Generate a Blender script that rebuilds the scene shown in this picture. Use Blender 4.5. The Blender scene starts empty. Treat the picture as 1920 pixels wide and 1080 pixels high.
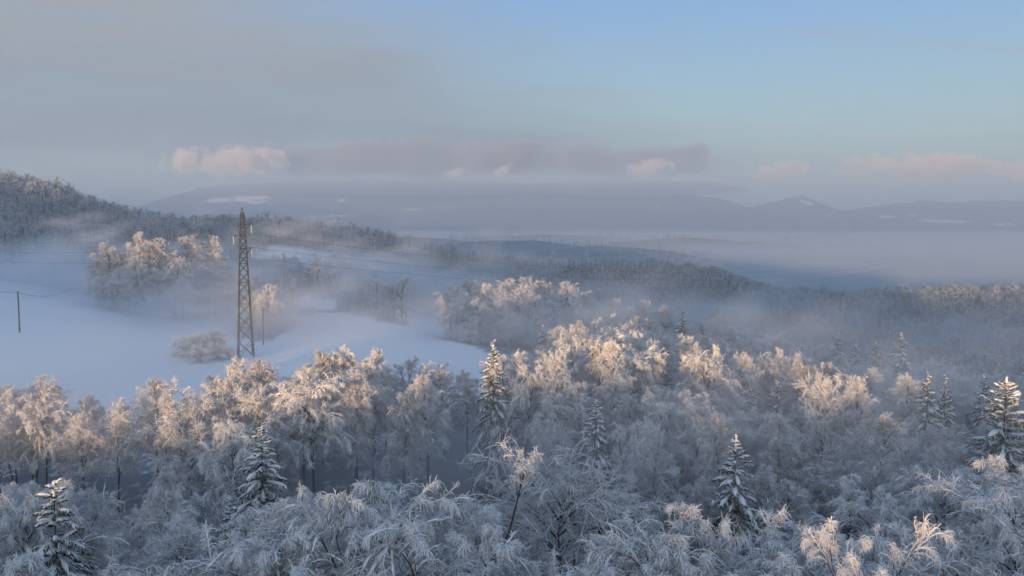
import bpy, bmesh, math, random
import numpy as np
from mathutils import Vector, noise as mnoise

# ------------------------------------------------------------------ camera
scn = bpy.context.scene
COL = scn.collection
F = 1507.0                       # focal length in 1920-px units
HZ = 419.0                       # horizon row of the photograph
PITCH = math.atan((540 - HZ) / F)
cam_d = bpy.data.cameras.new('camera')
cam = bpy.data.objects.new('camera', cam_d)
COL.objects.link(cam)
cam_d.sensor_width = 36.0
cam_d.lens = 36.0 * F / 1920.0
cam_d.clip_start = 0.5
cam_d.clip_end = 60000
cam.location = (0, 0, 0)
cam.rotation_euler = (math.pi / 2 - PITCH, 0, 0)
scn.camera = cam


def at(px, py, Y):
    """photo pixel -> world point at forward distance Y (metres)"""
    u, v = (px - 960) / F, (540 - py) / F
    dx, dy, dz = u, math.cos(PITCH) + v * math.sin(PITCH), -math.sin(PITCH) + v * math.cos(PITCH)
    return np.array((dx * Y / dy, Y, dz * Y / dy))


# ------------------------------------------------------------------ light
SUN_EL = math.radians(3.2)
SUN_AZ = math.radians(25.0)      # behind the camera, this far to its left
to_sun = Vector((-math.sin(SUN_AZ) * math.cos(SUN_EL), -math.cos(SUN_AZ) * math.cos(SUN_EL), math.sin(SUN_EL)))
sun_d = bpy.data.lights.new('sun', 'SUN')
sun_d.energy = 2.0
sun_d.angle = math.radians(1.2)
sun_d.color = (1.0, 0.62, 0.33)
sun = bpy.data.objects.new('sun', sun_d)
COL.objects.link(sun)
sun.rotation_euler = to_sun.to_track_quat('Z', 'Y').to_euler()

EXPO = 2.2
world = bpy.data.worlds.new('World')
scn.world = world
world.use_nodes = True


def N(nt, typ, **kw):
    n = nt.nodes.new(typ)
    for k, v in kw.items():
        if k.startswith('i_'):
            key = k[2:]
            n.inputs[int(key) if key.isdigit() else key].default_value = v
        else:
            setattr(n, k, v)
    return n


def MATH(nt, op, a, b=None, clamp=False):
    n = nt.nodes.new('ShaderNodeMath'); n.operation = op; n.use_clamp = clamp
    for i, s in enumerate((a, b)):
        if s is None: continue
        if isinstance(s, (int, float)): n.inputs[i].default_value = s
        else: nt.links.new(s, n.inputs[i])
    return n.outputs[0]


def RANGE(nt, v, a, b, c=0.0, d=1.0, smooth=True):
    n = nt.nodes.new('ShaderNodeMapRange')
    if smooth: n.interpolation_type = 'SMOOTHSTEP'
    nt.links.new(v, n.inputs['Value'])
    n.inputs['From Min'].default_value = a; n.inputs['From Max'].default_value = b
    n.inputs['To Min'].default_value = c; n.inputs['To Max'].default_value = d
    return n.outputs['Result']


def MIX(nt, fac, a, b):
    n = nt.nodes.new('ShaderNodeMix'); n.data_type = 'RGBA'
    for key, s in ((0, fac), (6, a), (7, b)):
        if isinstance(s, (int, float)): n.inputs[key].default_value = s
        elif isinstance(s, tuple): n.inputs[key].default_value = (*s, 1.0)
        else: nt.links.new(s, n.inputs[key])
    return n.outputs[2]


def NOISE(nt, vec, scale, detail=4.0, rough=0.55, dist=0.0):
    n = nt.nodes.new('ShaderNodeTexNoise')
    n.inputs['Scale'].default_value = scale; n.inputs['Detail'].default_value = detail
    n.inputs['Roughness'].default_value = rough; n.inputs['Distortion'].default_value = dist
    if vec is not None: nt.links.new(vec, n.inputs['Vector'])
    return n.outputs['Fac']


def build_world():
    nt = world.node_tree
    nt.nodes.clear()
    sky = N(nt, 'ShaderNodeTexSky', sky_type='NISHITA', sun_disc=False, sun_elevation=SUN_EL,
            sun_rotation=math.pi + SUN_AZ, altitude=600.0, air_density=1.0, dust_density=1.0, ozone_density=2.0)
    tc = N(nt, 'ShaderNodeTexCoord')
    sep = N(nt, 'ShaderNodeSeparateXYZ'); nt.links.new(tc.outputs['Generated'], sep.inputs[0])
    X, Y, Z = sep.outputs
    # project the direction onto a cloud deck so that streaks flatten towards the horizon
    zz = MATH(nt, 'ADD', MATH(nt, 'MAXIMUM', Z, 0.0), 0.12)
    cmb = N(nt, 'ShaderNodeCombineXYZ')
    nt.links.new(MATH(nt, 'DIVIDE', X, zz), cmb.inputs[0])
    nt.links.new(MATH(nt, 'MULTIPLY', MATH(nt, 'DIVIDE', Y, zz), 1.0), cmb.inputs[1])
    deck = cmb.outputs[0]
    n_big = NOISE(nt, deck, 0.55, 5.0, 0.55, 0.3)
    n_fine = NOISE(nt, deck, 1.6, 6.0, 0.6, 0.6)
    # horizontally drawn-out streaks
    mp = N(nt, 'ShaderNodeMapping'); mp.inputs['Scale'].default_value = (2.2, 2.2, 26.0)
    nt.links.new(tc.outputs['Generated'], mp.inputs[0])
    n_str = NOISE(nt, mp.outputs[0], 1.0, 5.0, 0.55, 0.3)
    # stratus sheet: thick on the west side, its edge running down towards the east
    edge = MATH(nt, 'ADD', MATH(nt, 'MULTIPLY', X, 0.43), Z)
    edge = MATH(nt, 'SUBTRACT', edge, MATH(nt, 'MULTIPLY', MATH(nt, 'SUBTRACT', n_big, 0.5), 0.22))
    edge = MATH(nt, 'SUBTRACT', edge, MATH(nt, 'MULTIPLY', MATH(nt, 'SUBTRACT', n_str, 0.5), 0.10))
    m_str = RANGE(nt, edge, 0.27, 0.07)
    low = RANGE(nt, MATH(nt, 'ADD', Z, MATH(nt, 'MULTIPLY', MATH(nt, 'SUBTRACT', n_str, 0.5), 0.16)), 0.045, 0.10)
    m_str = MATH(nt, 'MULTIPLY', m_str, MATH(nt, 'ADD', MATH(nt, 'MULTIPLY', low, 0.75), 0.25))
    m_str = MATH(nt, 'MULTIPLY', m_str, RANGE(nt, n_str, 0.30, 0.60, 0.80, 1.0))
    m_str = MATH(nt, 'MULTIPLY', m_str, RANGE(nt, n_fine, 0.2, 0.6, 0.80, 1.0))
    # thin high cirrus everywhere
    mpc = N(nt, 'ShaderNodeMapping'); mpc.inputs['Scale'].default_value = (0.35, 1.5, 1.0); mpc.inputs['Rotation'].default_value = (0, 0, -0.9)
    nt.links.new(deck, mpc.inputs[0])
    n_cir = NOISE(nt, mpc.outputs[0], 1.3, 6.0, 0.58, 0.5)
    m_cir = MATH(nt, 'ADD', MATH(nt, 'MULTIPLY', RANGE(nt, n_fine, 0.48, 0.78), 0.20), MATH(nt, 'MULTIPLY', RANGE(nt, n_cir, 0.52, 0.74), 0.34))
    clear = MIX(nt, 1.0, sky.outputs[0], (0, 0, 0))
    sc = nt.nodes.new('ShaderNodeVectorMath'); sc.operation = 'SCALE'
    nt.links.new(sky.outputs[0], sc.inputs[0]); sc.inputs['Scale'].default_value = 1.0
    SB = 10.0                                   # colours below are picture values; the background strength and the exposure are divided out
    hi = RANGE(nt, Z, 0.06, 0.30)
    k = lambda *c: tuple(v * SB / 2 ** EXPO for v in c)
    back = RANGE(nt, Y, 0.25, -0.35)            # the open sky round the low sun is much brighter than the sky away from it
    ccol = MIX(nt, hi, k(0.19, 0.26, 0.33), k(0.40, 0.395, 0.39))
    ccol = MIX(nt, RANGE(nt, n_str, 0.45, 0.72, 0, .55), ccol, k(0.35, 0.355, 0.37))
    ccol = MIX(nt, RANGE(nt, n_big, 0.40, 0.75, 0, .7), ccol, k(0.255, 0.305, 0.37))
    front = MIX(nt, hi, k(0.29, 0.46, 0.50), k(0.135, 0.33, 0.70))
    base = MIX(nt, MATH(nt, 'ADD', MATH(nt, 'MULTIPLY', MATH(nt, 'SUBTRACT', 1.0, back), 0.75), 0.0), sc.outputs[0], front)
    base = MIX(nt, m_cir, base, k(0.40, 0.42, 0.47))
    base = MIX(nt, MATH(nt, 'MULTIPLY', back, 0.45), base, k(0.72, 0.83, 0.95))   # thin veil all over the sunward sky
    # pale band of distant haze low in the sky
    band = MATH(nt, 'MULTIPLY', RANGE(nt, Z, 0.13, 0.0), 0.6)
    base = MIX(nt, MATH(nt, 'MULTIPLY', band, MATH(nt, 'SUBTRACT', 1.0, back)), base, k(0.36, 0.385, 0.36))
    m_str = MATH(nt, 'MULTIPLY', m_str, MATH(nt, 'SUBTRACT', 1.0, back))
    col = MIX(nt, MATH(nt, 'MULTIPLY', m_str, 0.93), base, ccol)
    bg = N(nt, 'ShaderNodeBackground'); bg.inputs['Strength'].default_value = 1.0 / SB
    nt.links.new(col, bg.inputs['Color'])
    out = N(nt, 'ShaderNodeOutputWorld')
    nt.links.new(bg.outputs[0], out.inputs['Surface'])


build_world()
scn.view_settings.view_transform = 'Standard'
scn.view_settings.look = 'None'
scn.view_settings.exposure = EXPO
scn.view_settings.gamma = 1.0
scn.view_settings.use_curve_mapping = False
scn.render.engine = 'CYCLES'
cy = scn.cycles
cy.max_bounces = 6; cy.diffuse_bounces = 3; cy.glossy_bounces = 1; cy.transmission_bounces = 2
cy.volume_bounces = 2; cy.transparent_max_bounces = 8
cy.use_denoising = True
try:
    cy.denoiser = 'OPENIMAGEDENOISE'
except Exception:
    pass
cy.sample_clamp_indirect = 4.0
cy.volume_step_rate = 3.0


# ------------------------------------------------------------------ helpers
def tag(o, label=None, cat=None, group=None, kind=None):
    if label: o['label'] = label
    if cat: o['category'] = cat
    if group: o['group'] = group
    if kind: o['kind'] = kind
    return o


def empty(name, loc=(0, 0, 0)):
    o = bpy.data.objects.new(name, None); COL.objects.link(o)
    o.location = loc; o.empty_display_size = 0.3
    return o


def link(name, me, parent=None):
    o = bpy.data.objects.new(name, me); COL.objects.link(o)
    if parent is not None: o.parent = parent
    return o


def smooth(x, a, b):
    t = np.clip((x - a) / (b - a), 0, 1)
    return t * t * (3 - 2 * t)


class Geo:
    """collects tubes and polygons, then makes one mesh"""
    def __init__(self):
        self.v, self.q, self.m, self.n = [], [], [], 0

    def add(self, v, q, mat=0):
        v = np.asarray(v, np.float32).reshape(-1, 3); q = np.asarray(q, np.int64).reshape(-1, 4)
        self.v.append(v); self.q.append(q + self.n); self.m.append(np.full(len(q), mat, np.int32)); self.n += len(v)

    def tubes(self, P, R, sides=3, flat=1.0, mat=0, cap=False):
        P = np.asarray(P, float); R = np.asarray(R, float)
        if P.ndim == 2: P = P[None]; R = np.broadcast_to(R, P.shape[:2])
        n, K = P.shape[:2]
        if n == 0: return
        T = np.gradient(P, axis=1)
        T /= np.linalg.norm(T, axis=2, keepdims=True) + 1e-9
        ref = np.zeros((n, 1, 3)); ref[..., 2] = 1
        steep = np.abs(T[:, :, 2]).mean(1) > 0.93
        ref[steep] = (1, 0, 0)
        A = np.cross(T, ref); A /= np.linalg.norm(A, axis=2, keepdims=True) + 1e-9
        B = np.cross(A, T)
        ang = np.arange(sides) * 2 * np.pi / sides + (np.pi / 2)
        ca, sa = np.cos(ang), np.sin(ang)
        V = P[:, :, None] + R[:, :, None, None] * (A[:, :, None] * ca[:, None] + flat * B[:, :, None] * sa[:, None])
        i = np.arange(n)[:, None, None] * K * sides
        k = np.arange(K - 1)[None, :, None] * sides
        s = np.arange(sides)[None, None, :]; s2 = (s + 1) % sides
        q = np.stack([i + k + s, i + k + s2, i + k + sides + s2, i + k + sides + s], -1)
        self.add(V, q, mat)

    def bar(self, a, b, w, mat=0, sides=4):
        self.tubes(np.array([[a, b]], float), np.full((1, 2), w), sides, mat=mat)

    def box(self, c, s, mat=0, rz=0.0):
        x, y, z = (d / 2 for d in s)
        v = np.array([(a * x, b * y, e * z) for e in (-1, 1) for a, b in ((-1, -1), (1, -1), (1, 1), (-1, 1))])
        r = np.array([[math.cos(rz), -math.sin(rz), 0], [math.sin(rz), math.cos(rz), 0], [0, 0, 1]])
        v = v @ r.T + np.asarray(c)
        self.add(v, [(3, 2, 1, 0), (4, 5, 6, 7), (0, 1, 5, 4), (1, 2, 6, 5), (2, 3, 7, 6), (3, 0, 4, 7)], mat)

    def mesh(self, name, mats, smooth_shade=True):
        v = np.concatenate(self.v); q = np.concatenate(self.q).astype(np.int32)
        me = bpy.data.meshes.new(name)
        me.vertices.add(len(v)); me.vertices.foreach_set('co', v.ravel())
        me.loops.add(len(q) * 4); me.loops.foreach_set('vertex_index', q.ravel())
        me.polygons.add(len(q)); me.polygons.foreach_set('loop_start', np.arange(0, len(q) * 4, 4, dtype=np.int32))
        me.polygons.foreach_set('material_index', np.concatenate(self.m))
        me.polygons.foreach_set('use_smooth', np.full(len(q), smooth_shade, bool))
        for m in mats: me.materials.append(m)
        me.update(); me.validate()
        return me


# ------------------------------------------------------------------ materials
def new_mat(name):
    m = bpy.data.materials.new(name); m.use_nodes = True
    nt = m.node_tree; nt.nodes.clear()
    out = N(nt, 'ShaderNodeOutputMaterial')
    return m, nt, out


def principled(nt, out, rough=0.85, spec=0.2):
    b = N(nt, 'ShaderNodeBsdfPrincipled')
    b.inputs['Roughness'].default_value = rough
    b.inputs['Specular IOR Level'].default_value = spec
    nt.links.new(b.outputs[0], out.inputs['Surface'])
    return b


def mat_plain(name, col, var=0.25, scale=3.0, rough=0.8, metal=0.0):
    m, nt, out = new_mat(name); b = principled(nt, out, rough)
    tc = N(nt, 'ShaderNodeTexCoord')
    f = NOISE(nt, tc.outputs['Object'], scale)
    lo = tuple(c * (1 - var) for c in col); hi = tuple(min(1, c * (1 + var)) for c in col)
    nt.links.new(MIX(nt, f, lo, hi), b.inputs['Base Color'])
    b.inputs['Metallic'].default_value = metal
    return m


def mat_snowed(name, under, snow=(0.80, 0.81, 0.83), lo=-0.15, hi=0.35, scale=6.0, amount=0.5, cover=1.0, vary=0.0):
    """snow or hoarfrost lying on whatever faces up, the bare thing showing below"""
    m, nt, out = new_mat(name); b = principled(nt, out, 0.9, 0.1)
    g = N(nt, 'ShaderNodeNewGeometry')
    sep = N(nt, 'ShaderNodeSeparateXYZ'); nt.links.new(g.outputs['Normal'], sep.inputs[0])
    tc = N(nt, 'ShaderNodeTexCoord')
    f = NOISE(nt, tc.outputs['Object'], scale, 3.0)
    h = MATH(nt, 'ADD', sep.outputs[2], MATH(nt, 'MULTIPLY', MATH(nt, 'SUBTRACT', f, 0.5), amount * 2))
    fac = RANGE(nt, h, lo, hi, 0.0, cover)
    if vary:                                    # some trees carry less frost than others
        oi = N(nt, 'ShaderNodeObjectInfo')
        fac = MATH(nt, 'MULTIPLY', fac, RANGE(nt, oi.outputs['Random'], 0.0, 0.8, 1.0 - vary, 1.0))
    u2 = tuple(c * 1.5 for c in under)
    un = MIX(nt, f, under, u2)
    nt.links.new(MIX(nt, fac, un, snow), b.inputs['Base Color'])
    return m


M_SNOW = None


def mat_ground():
    m, nt, out = new_mat('snow_ground'); b = principled(nt, out, 0.75, 0.2)
    tc = N(nt, 'ShaderNodeTexCoord'); P = tc.outputs['Object']
    f = NOISE(nt, P, 0.02, 5.0); g = NOISE(nt, P, 0.35, 5.0)
    col = MIX(nt, f, (0.74, 0.76, 0.80), (0.84, 0.85, 0.87))
    # brushwood and litter showing through, spread wider to paint in the shade between trees, in the wood only (vertex mask), and woods on the far valley floor
    at_ = N(nt, 'ShaderNodeAttribute', attribute_name='wood')
    tw = RANGE(nt, g, 0.28, 0.46)
    col = MIX(nt, MATH(nt, 'MULTIPLY', MATH(nt, 'MULTIPLY', tw, at_.outputs['Fac']), 0.85), col, (0.17, 0.165, 0.17))
    atf = N(nt, 'ShaderNodeAttribute', attribute_name='far_wood')
    fw = RANGE(nt, NOISE(nt, P, 0.012, 6.0, 0.65), 0.22, 0.34)
    col = MIX(nt, MATH(nt, 'MULTIPLY', fw, atf.outputs['Fac']), col, (0.13, 0.145, 0.16))
    nt.links.new(col, b.inputs['Base Color'])
    bp = N(nt, 'ShaderNodeBump'); bp.inputs['Strength'].default_value = 0.25; bp.inputs['Distance'].default_value = 0.4
    nt.links.new(MATH(nt, 'ADD', NOISE(nt, P, 0.25, 6.0, 0.6), MATH(nt, 'MULTIPLY', NOISE(nt, P, 0.05, 3.0, 0.5, 1.5), 3.0)), bp.inputs['Height'])
    nt.links.new(bp.outputs[0], b.inputs['Normal'])
    return m


def mat_mountain():
    m, nt, out = new_mat('mountain_slope'); b = principled(nt, out, 0.9, 0.1)
    tc = N(nt, 'ShaderNodeTexCoord'); P = tc.outputs['Object']
    sep = N(nt, 'ShaderNodeSeparateXYZ'); nt.links.new(P, sep.inputs[0])
    f = NOISE(nt, P, 0.0022, 6.0, 0.6, 0.4)
    g = NOISE(nt, P, 0.012, 5.0, 0.65)
    wood = MIX(nt, g, (0.06, 0.075, 0.095), (0.20, 0.22, 0.25))
    fac = MATH(nt, 'MULTIPLY', RANGE(nt, MATH(nt, 'ADD', f, MATH(nt, 'MULTIPLY', g, 0.25)), 0.78, 0.86), 0.6)
    top = MATH(nt, 'MULTIPLY', RANGE(nt, MATH(nt, 'ADD', sep.outputs[2], MATH(nt, 'MULTIPLY', f, 220.0)), 360.0, 480.0), 0.25)
    fac = MATH(nt, 'MAXIMUM', fac, top)
    mea = N(nt, 'ShaderNodeAttribute', attribute_name='meadow')
    fm = MATH(nt, 'MULTIPLY', mea.outputs['Fac'], RANGE(nt, g, 0.34, 0.5))
    fac = MATH(nt, 'MAXIMUM', fac, fm)
    nt.links.new(MIX(nt, fac, wood, (0.84, 0.85, 0.87)), b.inputs['Base Color'])
    return m


def mat_volume(name, density, col=(1, 1, 1), aniso=0.0):
    m, nt, out = new_mat(name)
    v = N(nt, 'ShaderNodeVolumePrincipled')
    v.inputs['Density Attribute'].default_value = ''
    v.inputs['Color'].default_value = (*col, 1)
    v.inputs['Density'].default_value = density
    v.inputs['Anisotropy'].default_value = aniso
    nt.links.new(v.outputs[0], out.inputs['Volume'])
    return m


M_GROUND = mat_ground()
M_MOUNT = mat_mountain()
M_BARK = mat_snowed('bark', (0.050, 0.046, 0.045), lo=0.3, hi=0.6, scale=2.5, amount=0.35)
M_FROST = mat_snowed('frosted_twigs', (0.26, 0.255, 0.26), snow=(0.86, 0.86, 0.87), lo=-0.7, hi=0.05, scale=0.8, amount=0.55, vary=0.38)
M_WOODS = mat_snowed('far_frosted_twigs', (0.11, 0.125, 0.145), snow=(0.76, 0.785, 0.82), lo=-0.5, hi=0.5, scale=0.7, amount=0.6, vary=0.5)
M_PAD = mat_snowed('lying_snow', (0.42, 0.43, 0.45), snow=(0.83, 0.835, 0.85), lo=-0.9, hi=-0.1, scale=3.0, amount=0.3)
M_NEEDLE = mat_snowed('needles', (0.030, 0.042, 0.034), lo=0.35, hi=0.9, scale=1.6, amount=0.5, cover=0.85)
M_STEEL = mat_plain('galvanised_steel', (0.060, 0.068, 0.068), 0.3, 1.0, 0.75, 0.0)
M_INSUL = mat_plain('glazed_insulator', (0.36, 0.37, 0.38), 0.1, 8.0, 0.4)
M_WOOD = mat_plain('weathered_wood', (0.10, 0.085, 0.075), 0.35, 4.0, 0.9)
M_WALL = mat_plain('timber_wall', (0.16, 0.14, 0.13), 0.15, 1.5, 0.9)
M_DARK = mat_plain('dark_opening', (0.04, 0.045, 0.05), 0.2, 2.0, 0.4)
M_ROOF = mat_plain('snowy_roof', (0.80, 0.81, 0.83), 0.05, 1.0, 0.9)

# ------------------------------------------------------------------ terrain
# control points: photo column, distance, ground height (camera = 0)
CP = []


def cp(px, d, z): CP.append(((px - 960) / F, d, z))


def cps(px, py, d, tree=0.0): CP.append(((px - 960) / F, d, float(at(px, py, d)[2]) - tree))


for px in (-300, 300, 960, 1500, 2200):
    cp(px, 25, -37.5); cp(px, 45, -37)
cp(-200, 75, -36); cp(300, 75, -36.5); cp(900, 75, -37); cp(1400, 75, -37.5); cp(2000, 75, -38); cp(2300, 75, -39)
cp(0, 100, -33.5); cp(450, 100, -34); cp(900, 100, -35.5); cp(1400, 110, -38); cp(1900, 110, -42)
cps(100, 750, 125); cp(600, 125, -28); cps(460, 668, 164); cps(37, 627, 170); cps(750, 690, 148); cps(700, 601, 232); cps(900, 680, 160)
cps(860, 640, 215); cps(330, 598, 235); cps(100, 565, 232); cps(-250, 560, 220); cps(0, 525, 300); cps(520, 620, 200)
cps(1180, 590, 190, 16); cps(1400, 630, 210, 16); cps(1650, 660, 200, 15); cps(1900, 700, 200, 15); cps(2150, 690, 200, 15)
cps(1080, 560, 260, 15); cps(620, 545, 340); cps(600, 490, 480); cps(780, 560, 330, 6); cps(850, 520, 480, 12)
cps(-60, 505, 360, 6); cps(300, 500, 380, 10); cps(0, 400, 480, 12); cps(-250, 480, 350); cps(300, 440, 480, 12)
# left hill and its long spur
cps(-300, 300, 660, 13); cps(0, 322, 650, 13); cps(100, 340, 640, 13); cps(200, 374, 620, 13); cps(310, 400, 600, 13); cps(420, 402, 610, 13)
cps(560, 412, 640, 13); cps(700, 436, 680, 11); cps(850, 472, 720, 11); cps(1000, 490, 740, 11); cps(1200, 490, 740, 11)
cps(1380, 515, 700, 11); cps(1430, 548, 690, 13); cps(1300, 570, 480, 13); cps(1100, 530, 500, 13); cps(1420, 590, 430, 13)
# valley and right hill
cps(1530, 605, 480); cps(1560, 650, 380, 13); cps(1600, 546, 620, 13); cps(1750, 543, 600, 13); cps(1920, 550, 520, 13); cps(2200, 560, 480, 13)
cps(1650, 590, 450, 13); cps(1900, 600, 420, 13); cps(1850, 660, 300, 13); cps(2200, 640, 320, 13); cps(1500, 556, 640, 13)
for px in (-400, 0, 400, 800, 1200, 1600, 2000, 2400):
    cp(px, 1150, -94); cp(px, 1500, -95)
CP = np.array(CP)
_cx = np.stack([CP[:, 0] * 2.2, np.log(CP[:, 1])], 1)


def _kern(r2): return 0.5 * r2 * np.log(r2 + 1e-9)


def _solve():
    n = len(CP)
    K = _kern(((_cx[:, None] - _cx[None]) ** 2).sum(-1)) + np.eye(n) * 2e-3
    Pm = np.c_[np.ones(n), _cx]
    A = np.zeros((n + 3, n + 3)); A[:n, :n] = K; A[:n, n:] = Pm; A[n:, :n] = Pm.T
    return np.linalg.solve(A, np.r_[CP[:, 2], 0, 0, 0])


_W = _solve()
SHADE_RIDGE_X = np.array([-3000, -1200, -780, -580, -430, -310, -285, -235, -190, -160, -145, -130, -108, -100, -85, -73, -60, 0, 200, 600, 3000.0])  # crest of the unseen hillside, shaped for the shadow line it casts
SHADE_RIDGE_Z = np.array([90, 85, 70, 62, 40, 14, 14, -3, -9, -9.5, -7, -4, -2.0, -5, -4, -3.8, -2.5, -4, 3, 18, 30.0])
FAR_HILLS = [(at(950, 442, 2000), 300, 170), (at(760, 437, 2300), 420, 200), (at(1130, 452, 1700), 260, 140), (at(1290, 440, 2600), 380, 200),
             (at(1480, 446, 3000), 420, 260), (at(1020, 436, 3300), 600, 260)]


def wave(x, y, s, seed=0):
    r = np.random.RandomState(seed); o = 0
    for i in range(7):
        a = r.uniform(0, 2 * np.pi); k = s * (1 + i * 0.55)
        o = o + np.sin((x * np.cos(a) + y * np.sin(a)) * k + r.uniform(0, 7)) / (1 + 0.5 * i)
    return o / 3.0


def height(x, y):
    x = np.asarray(x, float); y = np.asarray(y, float)
    d = np.hypot(x, y)
    yy = np.maximum(y, 20.0)
    u = np.clip(x / yy, -0.95, 0.95)
    ev = np.stack([u * 2.2, np.log(np.clip(yy, 25, 1500))], -1)
    sh = ev.shape[:-1]; ev = ev.reshape(-1, 2)
    z = np.empty(len(ev))
    for s in range(0, len(ev), 20000):
        e = ev[s:s + 20000]
        z[s:s + 20000] = _kern(((e[:, None] - _cx[None]) ** 2).sum(-1)) @ _W[:-3] + np.c_[np.ones(len(e)), e] @ _W[-3:]
    z = z.reshape(sh)
    far = np.full(sh, -95.0) + 2.5 * wave(x, y, 0.004, 5)
    for c, rx, ry in FAR_HILLS:
        top = c[2] - 10 + 95
        far = np.maximum(far, -95 + top * np.exp(-((x - c[0]) / rx) ** 2 - ((y - c[1]) / ry) ** 2) * (1 + 0.06 * wave(x, y, 0.02, 7)))
    w = smooth(y, 950, 1250)
    z = z * (1 - w) + far * w
    z = z + 0.5 * wave(x, y, 0.06, 3) * smooth(d, 20, 60) + 0.15 * wave(x, y, 0.3, 4)
    # unseen hillside behind the camera, its crest shaped to set where sun reaches
    rz = np.interp(x, SHADE_RIDGE_X, SHADE_RIDGE_Z) + 1.3 * wave(x, y * 0, 0.09, 11) + 1.2 * wave(x, y * 0, 0.31, 12)
    b = np.exp(-((np.minimum(y + 180, 0)) / 200.0) ** 2) * smooth(y, 10, -180)
    z = z * (1 - b) + rz * b
    return z


def H1(x, y): return float(height(np.array([x]), np.array([y]))[0])


# snow field outline (photo column, distance)
FIELD = np.array([at(p, 600, d)[:2] for p, d in (
    (-700, 118), (150, 121), (300, 116), (440, 118), (620, 122), (900, 132), (960, 160), (885, 198), (840, 232), (640, 240), (565, 235), (545, 214),
    (505, 183), (440, 196), (430, 230), (170, 232), (120, 268), (60, 320), (-120, 340), (-600, 300))])


def in_field(x, y):
    x = np.asarray(x); y = np.asarray(y); ins = np.zeros(x.shape, bool)
    n = len(FIELD)
    for i in range(n):
        (x1, y1), (x2, y2) = FIELD[i], FIELD[(i + 1) % n]
        c = ((y1 > y) != (y2 > y)) & (x < (x2 - x1) * (y - y1) / (y2 - y1 + 1e-12) + x1)
        ins ^= c
    return ins


def open_slope(x, y):
    px = 960 + F * x / np.maximum(y, 1)
    n1 = wave(x, y, .03, 9)
    o = (px > 430) & (px < 860) & (y > 225) & (y < 520) & (n1 > .05)
    o |= (px < 440) & (y > 200) & (y < 320) & (n1 > -1.0) & (px > -500)
    return o


BX, BY0, BY1, BZ0, BZ1 = 9000.0, -1400.0, 9300.0, -104.0, 352.0   # the air box


def build_ground():
    az = np.concatenate([np.linspace(-180, -55, 46)[:-1], np.linspace(-55, 55, 291), np.linspace(55, 180, 46)[1:]]) * np.pi / 180
    s, c = np.sin(az), np.cos(az)
    rmax = np.minimum((BX - 60) / np.maximum(np.abs(s), 1e-6), np.where(c > 0, BY1 - 60, -BY0 - 60) / np.maximum(np.abs(c), 1e-6))
    t = np.linspace(0, 1, 190)[:, None]
    r = 3.0 * (rmax[None] / 3.0) ** t
    x, y = r * s[None], r * c[None]
    z = height(x, y)
    nr, na = r.shape
    g = Geo()
    i = np.arange(nr - 1)[:, None] * na; j = np.arange(na - 1)[None]
    g.add(np.stack([x, y, z], -1), np.stack([i + j, i + na + j, i + na + j + 1, i + j + 1], -1))
    # close the small hole underneath the camera
    g.add(np.stack([x[0], y[0], z[0]], -1), np.stack([np.arange(0, na - 2, 2), np.arange(1, na - 1, 2), np.arange(2, na, 2), np.zeros(len(np.arange(2, na, 2)))], -1))
    me = g.mesh('ground', [M_GROUND])
    wood = (1 - in_field(x, y)) * (1 - open_slope(x, y)) * (1 - smooth(y, 700, 900)) * smooth(y, -20, 20)
    farw = smooth(y, 850, 1100) + smooth(y, -40, -120)
    for nm, a in (('wood', wood), ('far_wood', np.clip(farw, 0, 1))):
        at_ = me.attributes.new(nm, 'FLOAT', 'POINT')
        at_.data.foreach_set('value', np.concatenate([a.ravel(), a[0].ravel()]).astype(np.float32))
    o = link('ground', me)
    tag(o, 'snow covered ground of field, wood and valley', 'ground', kind='structure')


build_ground()


# mountains across the valley
def build_mountain(name, label, prof, y0, depth, seed, meadow=None):
    px = np.array([p[0] for p in prof], float); py = np.array([p[1] for p in prof], float)
    cols = np.linspace(px[0], px[-1], 360)
    top = np.interp(cols, px, py)
    rng = np.random.RandomState(seed)
    xs = (cols - 960) / F * y0
    rows = np.linspace(-1, 1, 81)
    X, T = np.meshgrid(xs, rows)
    Yw = y0 + T * depth
    ztop = (HZ - top) / F * y0
    ztop = ztop + 14 * wave(xs, xs * 0, 0.010, seed) + 9 * wave(xs, xs * 0, 0.035, seed + 1)
    fall = 1 - np.abs(T) ** 1.25
    ends = smooth(np.arange(360) / 359.0, 0, 0.06) * smooth(np.arange(360)[::-1] / 359.0, 0, 0.06)
    base = -100.0
    rough = (16 * wave(X, Yw, 0.0045, seed + 2) + 10 * wave(X, Yw, 0.013, seed + 3) + 5 * wave(X, Yw, 0.035, seed + 4)) * (np.abs(T) * (1 - np.abs(T)) * 4)
    gull = 38 * np.abs(wave(X + 0.3 * Yw, Yw * 0.15, 0.008, seed + 5)) * (np.abs(T) * (1 - np.abs(T)) * 4)
    Z = base + (ztop[None] * ends[None] - base) * fall + rough - gull
    Z = np.minimum(Z, BZ1 - 4)
    Z[0] = Z[-1] = base
    g = Geo()
    i = np.arange(80)[:, None] * 360; j = np.arange(359)[None]
    g.add(np.stack([X, Yw, Z], -1), np.stack([i + j, i + j + 1, i + 360 + j + 1, i + 360 + j], -1))
    me = g.mesh(name, [M_MOUNT])
    a = np.zeros(X.shape, np.float32)
    if meadow:
        u = X / Yw * F + 960; v = HZ - Z / Yw * F
        for (mx, my, rx, ry, tilt) in meadow:
            du = (u - mx); dv = (v - my) - tilt * du
            a = np.maximum(a, np.where(T < 0, 1 - smooth((du / rx) ** 2 + (dv / ry) ** 2, 0.5, 1.2), 0))
    at_ = me.attributes.new('meadow', 'FLOAT', 'POINT'); at_.data.foreach_set('value', a.ravel().astype(np.float32))
    tag(link(name, me), label, 'mountain', kind='structure')


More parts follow.
